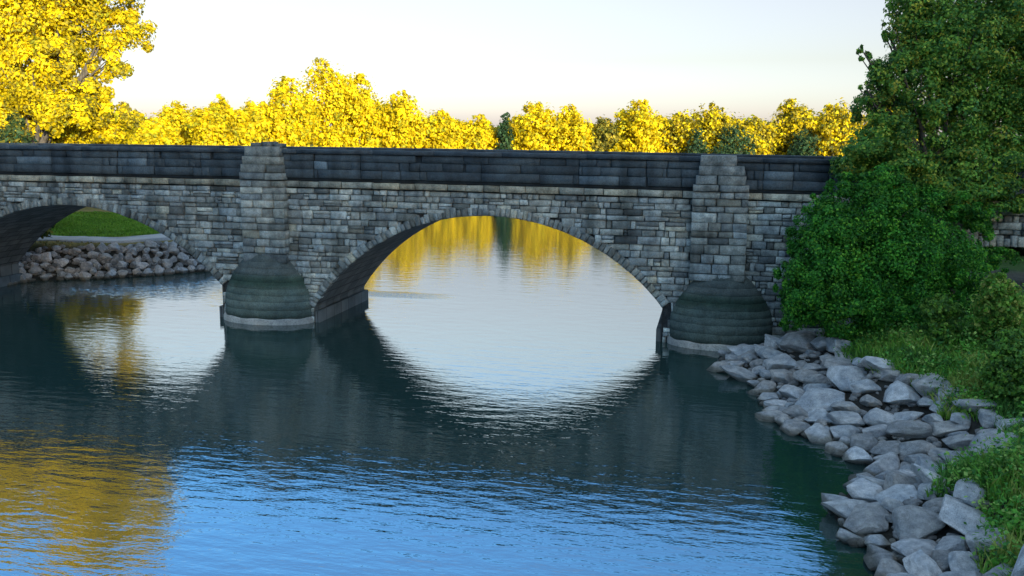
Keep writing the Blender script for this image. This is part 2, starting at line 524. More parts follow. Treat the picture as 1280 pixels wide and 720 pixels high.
bridge = empty('stone_bridge', (0, 0, 0), 'long grey rubble stone arch bridge with dark parapet crossing the river', 'bridge')
YC = .12
core = MB(); vault = MB()
xs_cuts = [XL]
for a in ARCH: xs_cuts += [a['x0'], a['x1']]
xs_cuts.append(XR)
for i in range(0, len(xs_cuts), 2):
    xa, xb = xs_cuts[i], xs_cuts[i + 1]
    nn = max(2, int((xb - xa) / 2))
    xx = np.linspace(xa, xb, nn)
    for u, v in zip(xx[:-1], xx[1:]):
        for yy in (YC, W):
            core.add([(u, yy, -2), (v, yy, -2), (v, yy, zcor(v)), (u, yy, zcor(u))], [(0, 1, 2, 3)])
for a in ARCH:
    xx = a['c'] + a['R'] * np.sin(np.linspace(math.asin((a['x0'] - a['c']) / a['R']), math.asin((a['x1'] - a['c']) / a['R']), 61))
    for u, v in zip(xx[:-1], xx[1:]):
        zu, zv = zint(a, u), zint(a, v)
        for yy in (YC, W):
            core.add([(u, yy, zu), (v, yy, zv), (v, yy, zcor(v)), (u, yy, zcor(u))], [(0, 1, 2, 3)])
        ys = np.linspace(.02, W, 6)
        for y0, y1 in zip(ys[:-1], ys[1:]):
            vault.add([(u, y0, zu), (v, y0, zv), (v, y1, zv), (u, y1, zu)], [(0, 1, 2, 3)])
    for xj, s in ((a['x0'], 1), (a['x1'], -1)):
        zz = zint(a, xj)
        vault.add([(xj, .02, -2), (xj, W, -2), (xj, W, zz), (xj, .02, zz)], [(0, 1, 2, 3)])
        # low footing bench along the inner wall
        vault.box(min(xj, xj + s * .18), max(xj, xj + s * .18), .06, W - .02, -1.5, .42)
xx = np.linspace(XL, XR, 30)
for u, v in zip(xx[:-1], xx[1:]):
    core.add([(u, YC, zcor(u)), (v, YC, zcor(v)), (v, W, zcor(v)), (u, W, zcor(u))], [(0, 1, 2, 3)])
core.build('wall', M_MORTAR, bridge)
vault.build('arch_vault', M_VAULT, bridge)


def tone(r, lo=.5, hi=1.5):
    g = r.uniform(lo, hi)
    if r.random() < .1: g *= 1.25
    if r.random() < .12: g *= .6
    w = r.uniform(-.05, .05)
    if r.random() < .06: w += .1
    return (g * (1 + w), g * (1 + w * .2), g * (1 - w))


RING = .25
def ring_hit(x0, x1, z0, z1):
    """trim a block against arch rings; returns list of x intervals kept"""
    iv = [(x0, x1)]
    for a in ARCH:
        zt_ = a['zc'] + a['R'] + RING
        if z0 >= zt_ - .02: continue
        zm = z0 + .25 * (z1 - z0)
        if zm > zint(a, a['x0']):
            h = math.sqrt(max((a['R'] + RING * .8) ** 2 - (zm - a['zc']) ** 2, 0))
            L, Rr = a['c'] - h, a['c'] + h
        else:
            L, Rr = a['x0'] - .03, a['x1'] + .03
        L = max(L, a['x0'] - .45); Rr = min(Rr, a['x1'] + .45)
        new = []
        for (p, q) in iv:
            if q <= L or p >= Rr: new.append((p, q)); continue
            if p < L: new.append((p, L))
            if q > Rr: new.append((Rr, q))
        iv = new
    return [(p, q) for p, q in iv if q - p > .09]


r = np.random.default_rng(11)
fac = MB()
PIL = [(-16.85, -15.12), (-.7, 1.1)]
z = -.35
courses = []
while z < 4.93:
    h = r.uniform(.13, .30)
    courses.append((z, min(z + h, 4.96))); z += h
for (z0, z1) in courses:
    x = -51.5 + r.uniform(0, .4)
    while x < 33:
        w = r.uniform(.22, .85) if r.random() < .8 else r.uniform(.12, .25)
        off = (zcor(x) - 5.22)
        if r.random() < .16 and z1 - z0 > .2:   # two thin stones one above the other
            zm = z0 + (z1 - z0) * r.uniform(.4, .6)
            rows = [(z0, zm), (zm, z1)]
        else: rows = [(z0, z1)]
        for (b0, b1) in rows:
            for (p, q) in ring_hit(x, x + w, b0 + off, b1 + off):
                fac.stone([(p + .008, b0 + off + .008), (q - .008, b0 + off + .008), (q - .008, b1 + off - .006), (p + .008, b1 + off - .006)],
                          r.uniform(-.05, .055), YC + .02, .026, tone(r), r)
        x += w
fac.build('spandrel_facing', M_STONE, bridge)

# arch rings of narrow radial stones
for a in ARCH:
    ring = MB()
    t0 = math.asin((a['x0'] - a['c']) / a['R']); t1 = math.asin((a['x1'] - a['c']) / a['R'])
    t = t0
    while t < t1 - .004:
        dt = min(r.uniform(.14, .26) / a['R'], t1 - t)
        e = r.uniform(.24, .37)
        g = .0007
        def pp(tt, rad): return (a['c'] + rad * math.sin(tt), a['zc'] + rad * math.cos(tt))
        ring.stone([pp(t + g, a['R']), pp(t + dt - g, a['R']), pp(t + dt - g, a['R'] + e), pp(t + g, a['R'] + e)],
                   r.uniform(-.045, .005), YC + .1, .02, tone(r, .5, 1.25), r)
        t += dt
    ring.build('arch_ring', M_STONE, bridge)

# cornice course under the parapet
cor = MB()
x = -51.5
while x < 33:
    w = r.uniform(.5, 1.3)
    tt = np.array(tone(r, .75, 1.15)) * (1.12, 1.0, .84)
    cor.stone([(x + .008, zcor(x) - .24), (x + w - .008, zcor(x + w) - .24), (x + w - .008, zcor(x + w) - .03), (x + .008, zcor(x) - .03)],
              -.075 + r.uniform(-.012, .012), YC + .1, .02, tt, r)
    x += w
cor.build('cornice', M_STONE, bridge)

# parapets: panels, recessed joint, coping
def parapet(yf, yb, name):
    mb = MB()
    x = XL
    rr = np.random.default_rng(3)
    while x < XR:
        w = rr.uniform(1.5, 3.4)
        x2 = min(x + w, XR)
        tn = rr.uniform(.8, 1.2)
        z0a, z0b = zcor(x) + .09, zcor(x2) + .09
        z1a, z1b = ztop(x) - .16, ztop(x2) - .16
        zmid = [z0a + (z1a - z0a) * f_ for f_ in (0, .36, .7, 1)]
        zmid2 = [z0b + (z1b - z0b) * f_ for f_ in (0, .36, .7, 1)]
        for kk in range(3):
            xs_ = [x] + sorted(rr.uniform(x, x2, rr.integers(1, 4))) + [x2]
            for p, q in zip(xs_[:-1], xs_[1:]):
                if q - p < .1: continue
                u = (p - x) / (x2 - x); v = (q - x) / (x2 - x)
                l = lambda A, B, s_: A + (B - A) * s_
                tn2 = tn * rr.uniform(.82, 1.2) * (2.0 if rr.random() < .05 else 1)
                mb.stone([(p + .004, l(zmid[kk], zmid2[kk], u) + .004), (q - .004, l(zmid[kk], zmid2[kk], v) + .004),
                          (q - .004, l(zmid[kk + 1], zmid2[kk + 1], v) - .003), (p + .004, l(zmid[kk + 1], zmid2[kk + 1], u) - .003)],
                         yf + rr.uniform(-.006, .006), yf + .12, .012, (tn2, tn2, tn2), rr)
        x = x2
    xx = np.linspace(XL, XR, 40)
    for u, v in zip(xx[:-1], xx[1:]):
        mb.add([(u, yf + .07, zcor(u)), (v, yf + .07, zcor(v)), (v, yf + .07, ztop(v) - .1), (u, yf + .07, ztop(u) - .1),
                (u, yb, zcor(u)), (v, yb, zcor(v)), (v, yb, ztop(v) - .1), (u, yb, ztop(u) - .1)],
               [(0, 1, 2, 3), (4, 7, 6, 5), (3, 2, 6, 7)], c=(.35, .35, .35))
    o = mb.build(name, M_PARAPET, bridge)
    cp = MB()
    x = XL
    while x < XR:
        x2 = min(x + rr.uniform(2.2, 3.2), XR)
        tn = rr.uniform(.7, 1.05)
        A = [(yf - .06, -.15), (yf - .06, -.03), (yf - .02, 0), (yb + .02, 0), (yb + .06, -.03), (yb + .06, -.15)]
        V = [(x + .006, yy, ztop(x) + dz) for yy, dz in A] + [(x2 - .006, yy, ztop(x2) + dz) for yy, dz in A]
        Qc = [(i, (i + 1) % 6, 6 + (i + 1) % 6, 6 + i) for i in range(6)]
        cp.add(V, Qc + [(0, 3, 2, 1), (0, 5, 4, 3), (6, 7, 8, 9), (6, 9, 10, 11)], c=(tn, tn, tn * 1.03))
        x = x2
    cp.build('coping', M_PARAPET, o)
    return o


parapet(-.02, .38, 'parapet')
parapet(W - .40, W - .02, 'parapet')
rd = MB(); rd.box(XL, XR, .4, W - .42, 5.0, 5.24); rd.build('roadway', M_MORTAR, bridge)

# pilasters and the blocks standing up through the parapet
for j, (xa, xb) in enumerate(PIL):
    pl = MB()
    z = 2.2
    zt_ = zcor((xa + xb) / 2) - .02
    while z < zt_ - .05:
        h = min(r.uniform(.2, .34), zt_ - z)
        x = xa
        while x < xb - .02:
            w = r.uniform(.35, .95)
            if xb - (x + w) < .2: w = xb - x
            pl.stone([(x + .008, z + .008), (x + w - .008, z + .008), (x + w - .008, z + h - .008), (x + .008, z + h - .008)],
                     -.30 + r.uniform(-.03, .03), .1, .025, tone(r, .55, 1.25), r)
            x += w
        z += h
    pl.build('pilaster', M_STONE, bridge)
    blk = MB()
    zb = zt_ + .02
    if j == 0: rowsz = [(0, .26, 0, 0), (.26, .55, .06, .04), (.55, .84, .12, .07), (.84, 1.2, .2, .12)]
    else: rowsz = [(0, .22, 0, 0), (.22, .52, .08, .1), (.52, .82, .16, .16), (.82, 1.17, .2, .42)]
    for (a0, a1, il, ir) in rowsz:
        xl, xr_ = xa + il, xb - ir
        n_ = 2 if a1 < .8 else 1
        xc = [xl] + ([xl + (xr_ - xl) * r.uniform(.35, .65)] if n_ == 2 else []) + [xr_]
        for p, q in zip(xc[:-1], xc[1:]):
            blk.stone([(p + .008, zb + a0 + .006), (q - .008, zb + a0 + .006), (q - .02, zb + a1 - .006), (p + .02, zb + a1 - .006)],
                      -.36 + il * .4 + r.uniform(-.02, .02), .36, .04, np.array(tone(r, .8, 1.15)) * .8, r)
    top = zb + rowsz[-1][1]
    if j == 0:   # broken cap stones left on top
        for p, q, hh in ((xa + .45, xa + .85, .12), (xa + .9, xa + 1.3, .16), (xa + 1.38, xa + 1.62, .1)):
            blk.box(p, q, -.2, .28, top - .05, top + hh, c=(.5, .5, .5))
    blk.box(xa + .25, xb - .45, -.18, .34, zb, top - .03, c=(.4, .4, .4))
    blk.build('parapet_pier', M_STONE, bridge)

# rounded cutwaters with ogival caps
for (xa, xb, zs, zt_, Pn) in ((-17.8, -14.3, .75, 3.15, .8), (-1.3, 2.1, .75, 3.05, .8)):
    cw = MB()
    cx, hw = (xa + xb) / 2, (xb - xa) / 2
    zl = []
    zz = -1.6
    while zz < zt_ - .04:
        st = .3 if zz < zs else .24
        zl += [zz + .004, zz + .02, min(zz + st - .02, zt_ - .02), min(zz + st - .004, zt_ - .01)]
        zz += st
    zl.append(zt_)
    na = 97
    V = []
    for i, zq in enumerate(zl):
        if zq <= zs: s = 1.0
        else: s = max(1 - ((zq - zs) / (zt_ - zs)) ** 1.8, 0.0)
        s = max(s, .02)
        groove = .016 if (i % 4 in (0, 3)) else 0
        for k in range(na):
            an = PI * k / (na - 1)
            rr_ = 1 + .006 * math.sin(7 * an + i // 4 * 2.1)
            if (k + (i // 4) * 9) % 17 == 0: rr_ -= .032
            V.append((cx - hw * s * math.cos(an) * (1 - groove / hw), YC + .05 - (Pn * s ** 1.05 + YC) * math.sin(an) * rr_ + groove, zq))
    Qs = [(i * na + k, i * na + k + 1, (i + 1) * na + k + 1, (i + 1) * na + k) for i in range(len(zl) - 1) for k in range(na - 1)]
    cw.add(V, Qs)
    cwo = cw.build('cutwater', M_CUT, bridge)
    lg = MB()
    na = 25
    for s_, lv in ((0, 0),):
        V = []
        prof = [(1.035, -.6), (1.035, .14), (1.01, .2), (.97, .21)]
        for (sc_, zq) in prof:
            for k in range(na):
                an = PI * k / (na - 1)
                wob = 1 + .012 * math.sin(5 * an + 1)
                V.append((cx - hw * sc_ * math.cos(an), YC - (Pn + .16) * (sc_ * 1.04) * math.sin(an) * wob, zq + .02 * math.sin(9 * an + zq)))
        Qs = [(i * na + k, i * na + k + 1, (i + 1) * na + k + 1, (i + 1) * na + k) for i in range(3) for k in range(na - 1)]
        lg.add(V, Qs)
    lg.build('footing_ledge', M_LEDGE, bridge)

# ------------------------------------------------------------------ foliage
YEL = [(.80, .60, .006), (.74, .55, .008), (.62, .49, .01), (.84, .66, .012), (.36, .36, .02)]
YELW = [.35, .25, .15, .15, .10]
OLV = [(.22, .2, .03), (.32, .27, .03), (.12, .14, .03), (.5, .38, .03)]
OLVW = [.3, .3, .25, .15]
DGR = [(.035, .085, .035), (.055, .11, .04), (.025, .06, .03), (.09, .13, .04)]
DGRW = [.35, .3, .25, .1]
BUSH = [(.035, .18, .022), (.06, .26, .025), (.02, .11, .016), (.12, .34, .03)]
GP = [(.06, .15, .03), (.09, .23, .035), (.12, .28, .03), (.19, .33, .05), (.31, .36, .08)]
BUSHW = [.35, .3, .22, .13]
TREE = [(.08, .22, .04), (.13, .30, .045), (.19, .36, .05), (.26, .38, .05), (.06, .18, .05), (.36, .38, .05)]
TREEW = [.27, .27, .17, .1, .14, .05]


def crown_arrays(lobes, n, leaf, r, pal, pw, clump=.22, nclump=40, droop=0., inner=.35):
    pal = np.array(pal)
    vol = np.array([lb[3] * lb[4] * lb[5] for lb in lobes]) ** .75
    vol = vol / vol.sum()
    allp, alln, allc = [], [], []
    for lb, fr in zip(lobes, vol):
        m = max(160 if n > 50000 else 40, int(n * fr))
        nc = max(8, int(nclump * fr * len(lobes)))
        d = r.normal(size=(nc, 3)); d /= np.linalg.norm(d, axis=1)[:, None]
        rad = np.where(r.random(nc) < inner, r.uniform(.2, .7, nc), r.uniform(.72, 1.0, nc))
        cc = d * rad[:, None]
        ctone = r.uniform(.6, 1.2, nc)
        cbias = r.integers(0, len(pal), nc)
        idx = r.integers(0, nc, m)
        g = r.normal(size=(m, 3))
        g /= (np.linalg.norm(g, axis=1) + 1e-9)[:, None]
        g *= (r.random(m) ** .45)[:, None] * clump * r.uniform(.6, 1.4, nc)[idx][:, None]
        q = cc[idx] + g
        allp.append(q * np.array(lb[3:6]) + np.array(lb[:3]))
        nn = g / (np.linalg.norm(g, axis=1)[:, None] + 1e-9) * .9 + d[idx] * .5 + r.normal(size=(m, 3)) * .55 + np.array([0, 0, .25])
        alln.append(nn)
        ch = r.choice(len(pal), size=m, p=pw)
        ch = np.where(r.random(m) < .35, cbias[idx], ch)
        allc.append(pal[ch] * ctone[idx][:, None] * r.uniform(.8, 1.2, m)[:, None])
    p = np.concatenate(allp); nn = np.concatenate(alln); c = np.concatenate(allc)
    nn /= np.linalg.norm(nn, axis=1)[:, None]
    return p, nn, c


def leaves_mesh(name, p, nn, c, leaf, r, parent, mat=None, aspect=.62, zmin=None):
    if zmin is not None:
        kmask = p[:, 2] > zmin
        p, nn, c = p[kmask], nn[kmask], c[kmask]
    m = len(p)
    a = np.cross(nn, r.normal(size=(m, 3))); a /= np.linalg.norm(a, axis=1)[:, None] + 1e-9
    b = np.cross(nn, a)
    s = leaf * r.uniform(.6, 1.35, m)[:, None]
    fold = nn * s * .18
    V = np.empty((m, 4, 3))
    V[:, 0] = p - a * s; V[:, 1] = p + b * s * aspect + fold; V[:, 2] = p + a * s; V[:, 3] = p - b * s * aspect + fold
    F = np.arange(m * 4).reshape(m, 4)
    T = np.concatenate([F[:, [0, 1, 2]], F[:, [0, 2, 3]]])
    return np_mesh(name, V.reshape(-1, 3), T, mat or M_LEAF, parent, np.repeat(c, 4, axis=0))


def trunk_mesh(lobes, base_r, r, parent, split=.35):
    mb = MB()
    top = max(lb[2] for lb in lobes)
    zs = top * split
    p0 = np.array([0, 0, -.6]); p1 = np.array([r.uniform(-.2, .2), r.uniform(-.2, .2), zs])
    pts = [p0 + (p1 - p0) * t + np.array([.06 * math.sin(5 * t), .05 * math.cos(4 * t), 0]) * base_r * 3 for t in np.linspace(0, 1, 6)]
    mb.tube(pts, [base_r * (1.5 if i == 0 else 1.15 - .07 * i) for i in range(6)], 10)
    for lb in lobes:
        tgt = np.array(lb[:3])
        start = pts[-1] if tgt[2] > zs + .5 else pts[3]
        mid = (start + tgt) / 2 + np.array([0, 0, .12 * np.linalg.norm(tgt - start)])
        rr_ = base_r * .55
        pp_ = [start, start * .5 + mid * .5 + r.normal(size=3) * .05, mid, (mid + tgt) / 2, tgt]
        mb.tube(pp_, [rr_, rr_ * .8, rr_ * .6, rr_ * .4, rr_ * .22], 6)
        for _ in range(4):
            d = r.normal(size=3); d /= np.linalg.norm(d); d[2] = abs(d[2]) * .7
            e = tgt + d * np.array(lb[3:6]) * .8
            mb.tube([mid, (mid + e) / 2 + r.normal(size=3) * .1, e], [rr_ * .4, rr_ * .25, rr_ * .08], 5)
    return mb.build('trunk', M_BARK, parent, smooth=True)


def round_lobes(h, w, r, n=7, low=.12, top_round=.5):
    """lobes of a broad deciduous crown of height h and width w, foliage down to low*h"""
    L = [(0, 0, h * .56, w * .36, w * .34, h * .40)]
    for i in range(n):
        an = 2 * PI * i / n + r.uniform(-.3, .3)
        zc_ = h * r.uniform(low + .14, .74)
        ro = w * .29 * math.sin(math.pi * min(max((zc_ / h), .25), .8)) * r.uniform(.8, 1.15)
        s = w * r.uniform(.15, .23)
        L.append((ro * math.cos(an), ro * math.sin(an), zc_, s, s, s * r.uniform(.8, 1.2)))
    s = w * r.uniform(.14, .2)
    L.append((r.uniform(-.08, .08) * w, r.uniform(-.05, .05) * w, h - s * .9, s, s, s))
    L.append((r.uniform(-.2, .2) * w, r.uniform(-.1, .1) * w, h * .86 - s * .5, s, s, s))
    for i in range(4):
        an = r.uniform(0, 2 * PI)
        s = w * .2
        L.append((w * .28 * math.cos(an), w * .28 * math.sin(an), h * (low + .12), s, s, h * .17))
    return L


def tree(name, x, D, ytop, wpx, label, pal, pw, n, leaf, cat='tree', group=None, seed=0, base_r=.2, clump=.24, low=.1, nl=8, shore=4.5):
    r = np.random.default_rng(100 + seed)
    while D > 70 and float(ground_z([site(x, D)], True)[1][0]) < shore: D += 1
    X, Y, zt_ = site(x, D, ytop)
    zg = float(ground_z([(X, Y)])[0])
    h = zt_ - zg
    w = wpx * D / FPX
    root = empty(name, (X, Y, zg), label, cat, group)
    lobes = round_lobes(h, w, r, n=nl, low=low)
    p, nn, c = crown_arrays(lobes, n, leaf, r, pal, pw, clump=clump)
    leaves_mesh('crown', p, nn, c, leaf, r, root, zmin=.05)
    trunk_mesh(lobes[:6], base_r, r, root)
    return root


G_FAR = 'yellow trees along the far bank'
far = [
 # x, D, ytop, width px, n, palette, label
 (178, 100, 140, 66, 'low yellow tree just right of the big golden tree on the left', 'y'),
 (226, 102, 130, 70, 'small round yellow tree behind the parapet, second along from the big golden tree', 'y'),
 (276, 96, 122, 84, 'broad low golden tree behind the parapet left of the taller lobed yellow tree', 'y'),
 (322, 98, 127, 60, 'narrow yellow tree showing above the left stone pier block', 'y'),
 (362, 92, 97, 70, 'tall yellow tree with thin olive gaps rising just right of the left pier block', 'y'),
 (412, 90, 80, 96, 'tallest yellow tree of the skyline, between the left pier block and the middle arch', 'y'),
 (452, 93, 92, 66, 'tall yellow tree with rounded right shoulder leaning on the tallest one', 'y'),
 (505, 98, 116, 74, 'medium yellow tree with one pointed round top above the middle arch left side', 'y'),
 (552, 104, 139, 66, 'low yellow tree above the middle arch, left of the dark evergreen', 'y'),
 (594, 106, 145, 66, 'low golden tree touching the left side of the dark narrow evergreen', 'y'),
 (668, 104, 129, 78, 'rounded yellow tree immediately right of the dark narrow evergreen', 'y'),
 (710, 107, 135, 74, 'yellow tree with flat top in the middle of the skyline', 'y'),
 (752, 108, 146, 46, 'small olive brown tree in the dip between two golden crowns', 'o'),
 (793, 104, 126, 88, 'broad yellow dome tree above the right side of the middle arch', 'y'),
 (846, 109, 140, 56, 'lower yellow green tree left of the right stone pier block', 'm'),
 (886, 107, 129, 84, 'yellow tree with olive flecks standing behind the right stone pier block', 'm'),
 (938, 110, 148, 60, 'low golden orange tree just right of the right pier block', 'm'),
 (984, 106, 126, 76, 'round yellow olive tree right of the right pier block', 'm'),
 (1042, 108, 127, 84, 'yellow tree partly hidden behind the near green tree', 'm'),
 (1100, 108, 130, 90, 'yellow tree mostly hidden behind the near green tree crown', 'm'),
]
MIX = (YEL + OLV, [w * .62 for w in YELW] + [w * .38 for w in OLVW])
for i, (x, D, yt, wp, lab, kd) in enumerate(far):
    pal, pw = {'y': (YEL, YELW), 'o': (OLV, OLVW), 'm': MIX}[kd]
    tree('yellow_tree' if kd != 'o' else 'olive_tree', x, D, yt, wp * 1.12, lab, pal, pw, 16000, .2, group=G_FAR, seed=i, clump=.27, nl=9)
back = [(15, 108, 110), (70, 108, 112), (118, 112, 130), (150, 118, 146), (250, 122, 138), (340, 124, 132), (475, 122, 128), (530, 125, 146), (580, 126, 152), (632, 126, 158), (690, 126, 144), (742, 128, 154), (822, 126, 146), (862, 128, 150), (915, 128, 148), (955, 128, 152), (1015, 128, 143)]
for i, (x, D, yt) in enumerate(back):
    tree('yellow_tree', x, D, yt, 92, 'yellow tree of the hidden rear row, only bits showing between the front crowns', *MIX, 6000, .28, group='rear row of yellow trees', seed=60 + i, clump=.3)
tree('evergreen_tree', 631, 96, 141, 30, 'dark green narrow evergreen standing alone among the yellow trees', DGR, DGRW, 3500, .17, seed=90, clump=.3, nl=5, shore=2.5)
tree('yellow_tree', 82, 64, 128, 100, 'yellow tree on the left bank just behind the big golden tree', YEL, YELW, 16000, .12, seed=110, nl=9)
tree('yellow_tree', 142, 67, 130, 78, 'small yellow tree at the right foot of the big golden tree', YEL, YELW, 14000, .12, seed=111, nl=9)
tree('dark_bush', 868, 84, 160, 40, 'small dark green bush just left of the right stone pier block', DGR, DGRW, 3000, .16, 'bush', seed=91, shore=.9)
tree('dark_bush', 914, 84, 153, 74, 'wide dark green bush rising behind the right stone pier block', DGR, DGRW, 5000, .16, 'bush', seed=92, shore=.9)
tree('dark_bush', 1003, 84, 161, 56, 'dark green bush in front of the yellow trees near the right edge of the skyline', DGR, DGRW, 4000, .16, 'bush', seed=93, shore=.9)

# big golden tree on the left bank
def shaped_tree(name, x, D, lobes_px, label, cat, pal, pw, n, leaf, seed, base_r, clump=.2, nclump=60, inner=.3, extra=None, zmin=.05, trunkn=9):
    r = np.random.default_rng(seed)
    X, Y = site(x, D)
    zg = float(ground_z([(X, Y)])[0])
    root = empty(name, (X, Y, zg), label, cat)
    L = []
    for (lx, ly, rx, rz, dd) in lobes_px:
        Dd = D + dd
        q = C + (Fv + Rv * (lx - 640) / FPX + Uv * (360 - ly) / FPX) * Dd
        L.append((q[0] - X, q[1] - Y, q[2] - zg, rx * Dd / FPX, (rx * .5 + rz * .5) * Dd / FPX, rz * Dd / FPX))
    p, nn, c = crown_arrays(L, n, leaf, r, pal, pw, clump=clump, nclump=nclump, inner=inner)
    if extra is not None:
        p, nn, c = extra(p, nn, c, r)
    leaves_mesh('crown', p, nn, c, leaf, r, root, zmin=zmin)
    trunk_mesh(L[:trunkn], base_r, r, root, split=.3)
    return root


shaped_tree('golden_tree', 45, 50, [(55, 30, 60, 50, 0), (10, 10, 55, 60, 1), (110, 0, 60, 48, -1), (160, 42, 34, 32, 0), (140, 75, 26, 26, 0), (92, 62, 34, 30, 1),
            (25, 90, 40, 38, 0), (58, 108, 36, 36, -2.5), (82, 140, 34, 34, -2.5), (60, 70, 34, 34, -3), (112, 115, 34, 40, 0), (88, 150, 34, 40, 1), (140, 152, 34, 32, 2), (40, 140, 42, 36, 0), (0, 150, 40, 50, 0), (-50, 60, 60, 70, 0),
            (-60, -30, 70, 60, 0), (60, -50, 80, 50, 0), (130, -60, 50, 40, 0), (10, 230, 60, 50, 2), (-60, 180, 60, 60, 0), (-110, 60, 50, 70, 0), (60, -100, 60, 40, 0)],
            'big golden yellow tree filling the top left corner behind the bridge', 'tree', YEL + OLV[:2], [w * .9 for w in YELW] + [.06, .04], 190000, .105, 5, .45,
            clump=.32, nclump=60, inner=.4)
tree('green_bush', 28, 44, 142, 84, 'olive green bush beneath the big golden tree above the left parapet', DGR + OLV[:3], [.2, .15, .1, .1, .15, .2, .1], 9000, .11, 'bush', seed=95)

# near right bank: tall tree, large bush, low shrubs
shaped_tree('green_tree', 1185, 28.5, [(1190, 60, 68, 60, 0), (1083, 112, 10, 9, -.4), (1098, 92, 14, 13, -.3), (1080, 66, 11, 9, -.4), (1092, 130, 14, 12, -.4), (1110, 40, 12, 12, -.2), (1150, 20, 40, 48, 0), (1250, 20, 60, 60, .5), (1130, 100, 40, 40, -.5), (1100, 150, 38, 36, 0), (1170, 140, 55, 44, 0),
            (1230, 130, 55, 50, .5), (1290, 100, 50, 70, 0), (1110, 190, 52, 34, -.5), (1180, 205, 58, 36, 0), (1250, 200, 55, 42, 0), (1310, 200, 50, 45, 0), (1075, 205, 34, 26, 0), (1195, 232, 60, 26, -.3), (1265, 228, 50, 26, -.3), (1130, 225, 50, 26, -.3),
            (1160, -50, 48, 44, 0), (1230, -60, 60, 50, 0), (1310, -20, 60, 60, 0), (1200, -130, 55, 50, 0), (1280, -120, 60, 50, 0), (1350, 80, 50, 80, 1), (1210, 262, 40, 18, -.3), (1262, 256, 36, 16, -.3), (1290, 282, 26, 18, -.3)],
            'tall mixed green tree at the right edge of the picture beside the bridge', 'tree', TREE, TREEW, 250000, .054, 21, .22, clump=.27, nclump=62, inner=.34)
shaped_tree('green_bush', 1100, 26.5, [(1100, 330, 78, 75, .3), (1040, 310, 48, 58, 0), (1020, 360, 44, 50, -.3), (1075, 270, 48, 44, 0), (1130, 265, 44, 34, 0), (1040, 275, 32, 36, 0), (1150, 320, 56, 52, 0),
            (1190, 335, 44, 46, .3), (1060, 385, 50, 40, -.6), (1120, 385, 50, 38, -.4), (1180, 385, 36, 24, 0), (1010, 330, 28, 30, 0), (1000, 385, 24, 26, -.2), (1225, 285, 22, 26, 1), (1062, 232, 26, 20, 0), (1110, 228, 34, 22, 0), (1000, 292, 18, 20, 0), (982, 352, 14, 22, 0), (1022, 255, 18, 16, 0), (1205, 262, 26, 18, .3), (1150, 250, 34, 22, 0), (985, 408, 16, 14, 0), (1240, 330, 30, 20, .8)],
            'large dense bright green bush leaning over the rocks in front of the bridge', 'bush', BUSH, BUSHW, 160000, .042, 22, .14, clump=.25, nclump=60, inner=.3, trunkn=12)
tree('leafy_shrub', 1190, 23.5, 372, 60, 'low grey green leafy shrub on the bank right of the large bush', GP[:4], [.3, .3, .2, .2], 14000, .05, 'bush', seed=97, base_r=.05)
tree('leafy_shrub', 1262, 22.5, 345, 80, 'weedy pale green shrub at the right edge below the bridge', GP[1:], [.3, .3, .25, .15], 12000, .05, 'bush', seed=98, base_r=.05)
tree('leafy_shrub', 1300, 19.5, 425, 110, 'bright green low shrub on the grass above the boulders', GP[:4], [.25, .3, .25, .2], 14000, .042, 'bush', seed=99, base_r=.04)
tree('dark_bush', 1225, 40, 215, 170, 'dark bush glimpsed beyond the small right arch of the bridge', DGR, DGRW, 16000, .12, 'bush', seed=102, low=.0)
tree('dark_bush', 1318, 40.5, 210, 190, 'dark bush behind the bridge at the far right edge', DGR, DGRW, 16000, .12, 'bush', seed=103, low=.0)

# ------------------------------------------------------------------ grass on the right bank
def grass(name, n, xr, yr, hmin, hmax, keep, pal, label, seed, wid=.012):
    r = np.random.default_rng(seed)
    p = np.column_stack([r.uniform(*xr, n), r.uniform(*yr, n)])
    gz_, gd_ = ground_z(p, True)
    m = keep(p[:, 0], p[:, 1], gd_, r)
    p, gz_, gd_ = p[m], gz_[m], gd_[m]
    n = len(p)
    hs = r.uniform(hmin, hmax, n) * (1 + .5 * noise2(p[:, 0], p[:, 1], .5))
    an = r.uniform(0, 2 * PI, n); lean = r.uniform(.1, .8, n) * hs; la = r.uniform(0, 2 * PI, n)
    w = wid * r.uniform(.6, 1.8, n)
    base = np.column_stack([p, gz_ - .02])
    side = np.column_stack([np.cos(an) * w, np.sin(an) * w, np.zeros(n)])
    mid = base + np.column_stack([np.cos(la) * lean * .35, np.sin(la) * lean * .35, hs * .6])
    tip = base + np.column_stack([np.cos(la) * lean, np.sin(la) * lean, hs])
    V = np.empty((n, 5, 3))
    V[:, 0] = base - side; V[:, 1] = base + side; V[:, 2] = mid + side; V[:, 3] = mid - side; V[:, 4] = tip
    i5 = np.arange(n)[:, None] * 5
    Qd = i5 + np.array([0, 1, 2, 3]); Td = i5 + np.array([3, 2, 4])
    pal = np.array(pal)
    pn = noise2(p[:, 0] + 3, p[:, 1], .8)
    idx = np.clip(((pn + 1) / 2 * len(pal) + r.normal(size=n) * .9).astype(int), 0, len(pal) - 1)
    c = pal[idx] * r.uniform(.7, 1.3, n)[:, None]
    return tag(np_mesh(name, V.reshape(-1, 3), [Qd, Td], M_GRASS, None, np.repeat(c, 5, axis=0)), label, 'grass', kind='stuff')


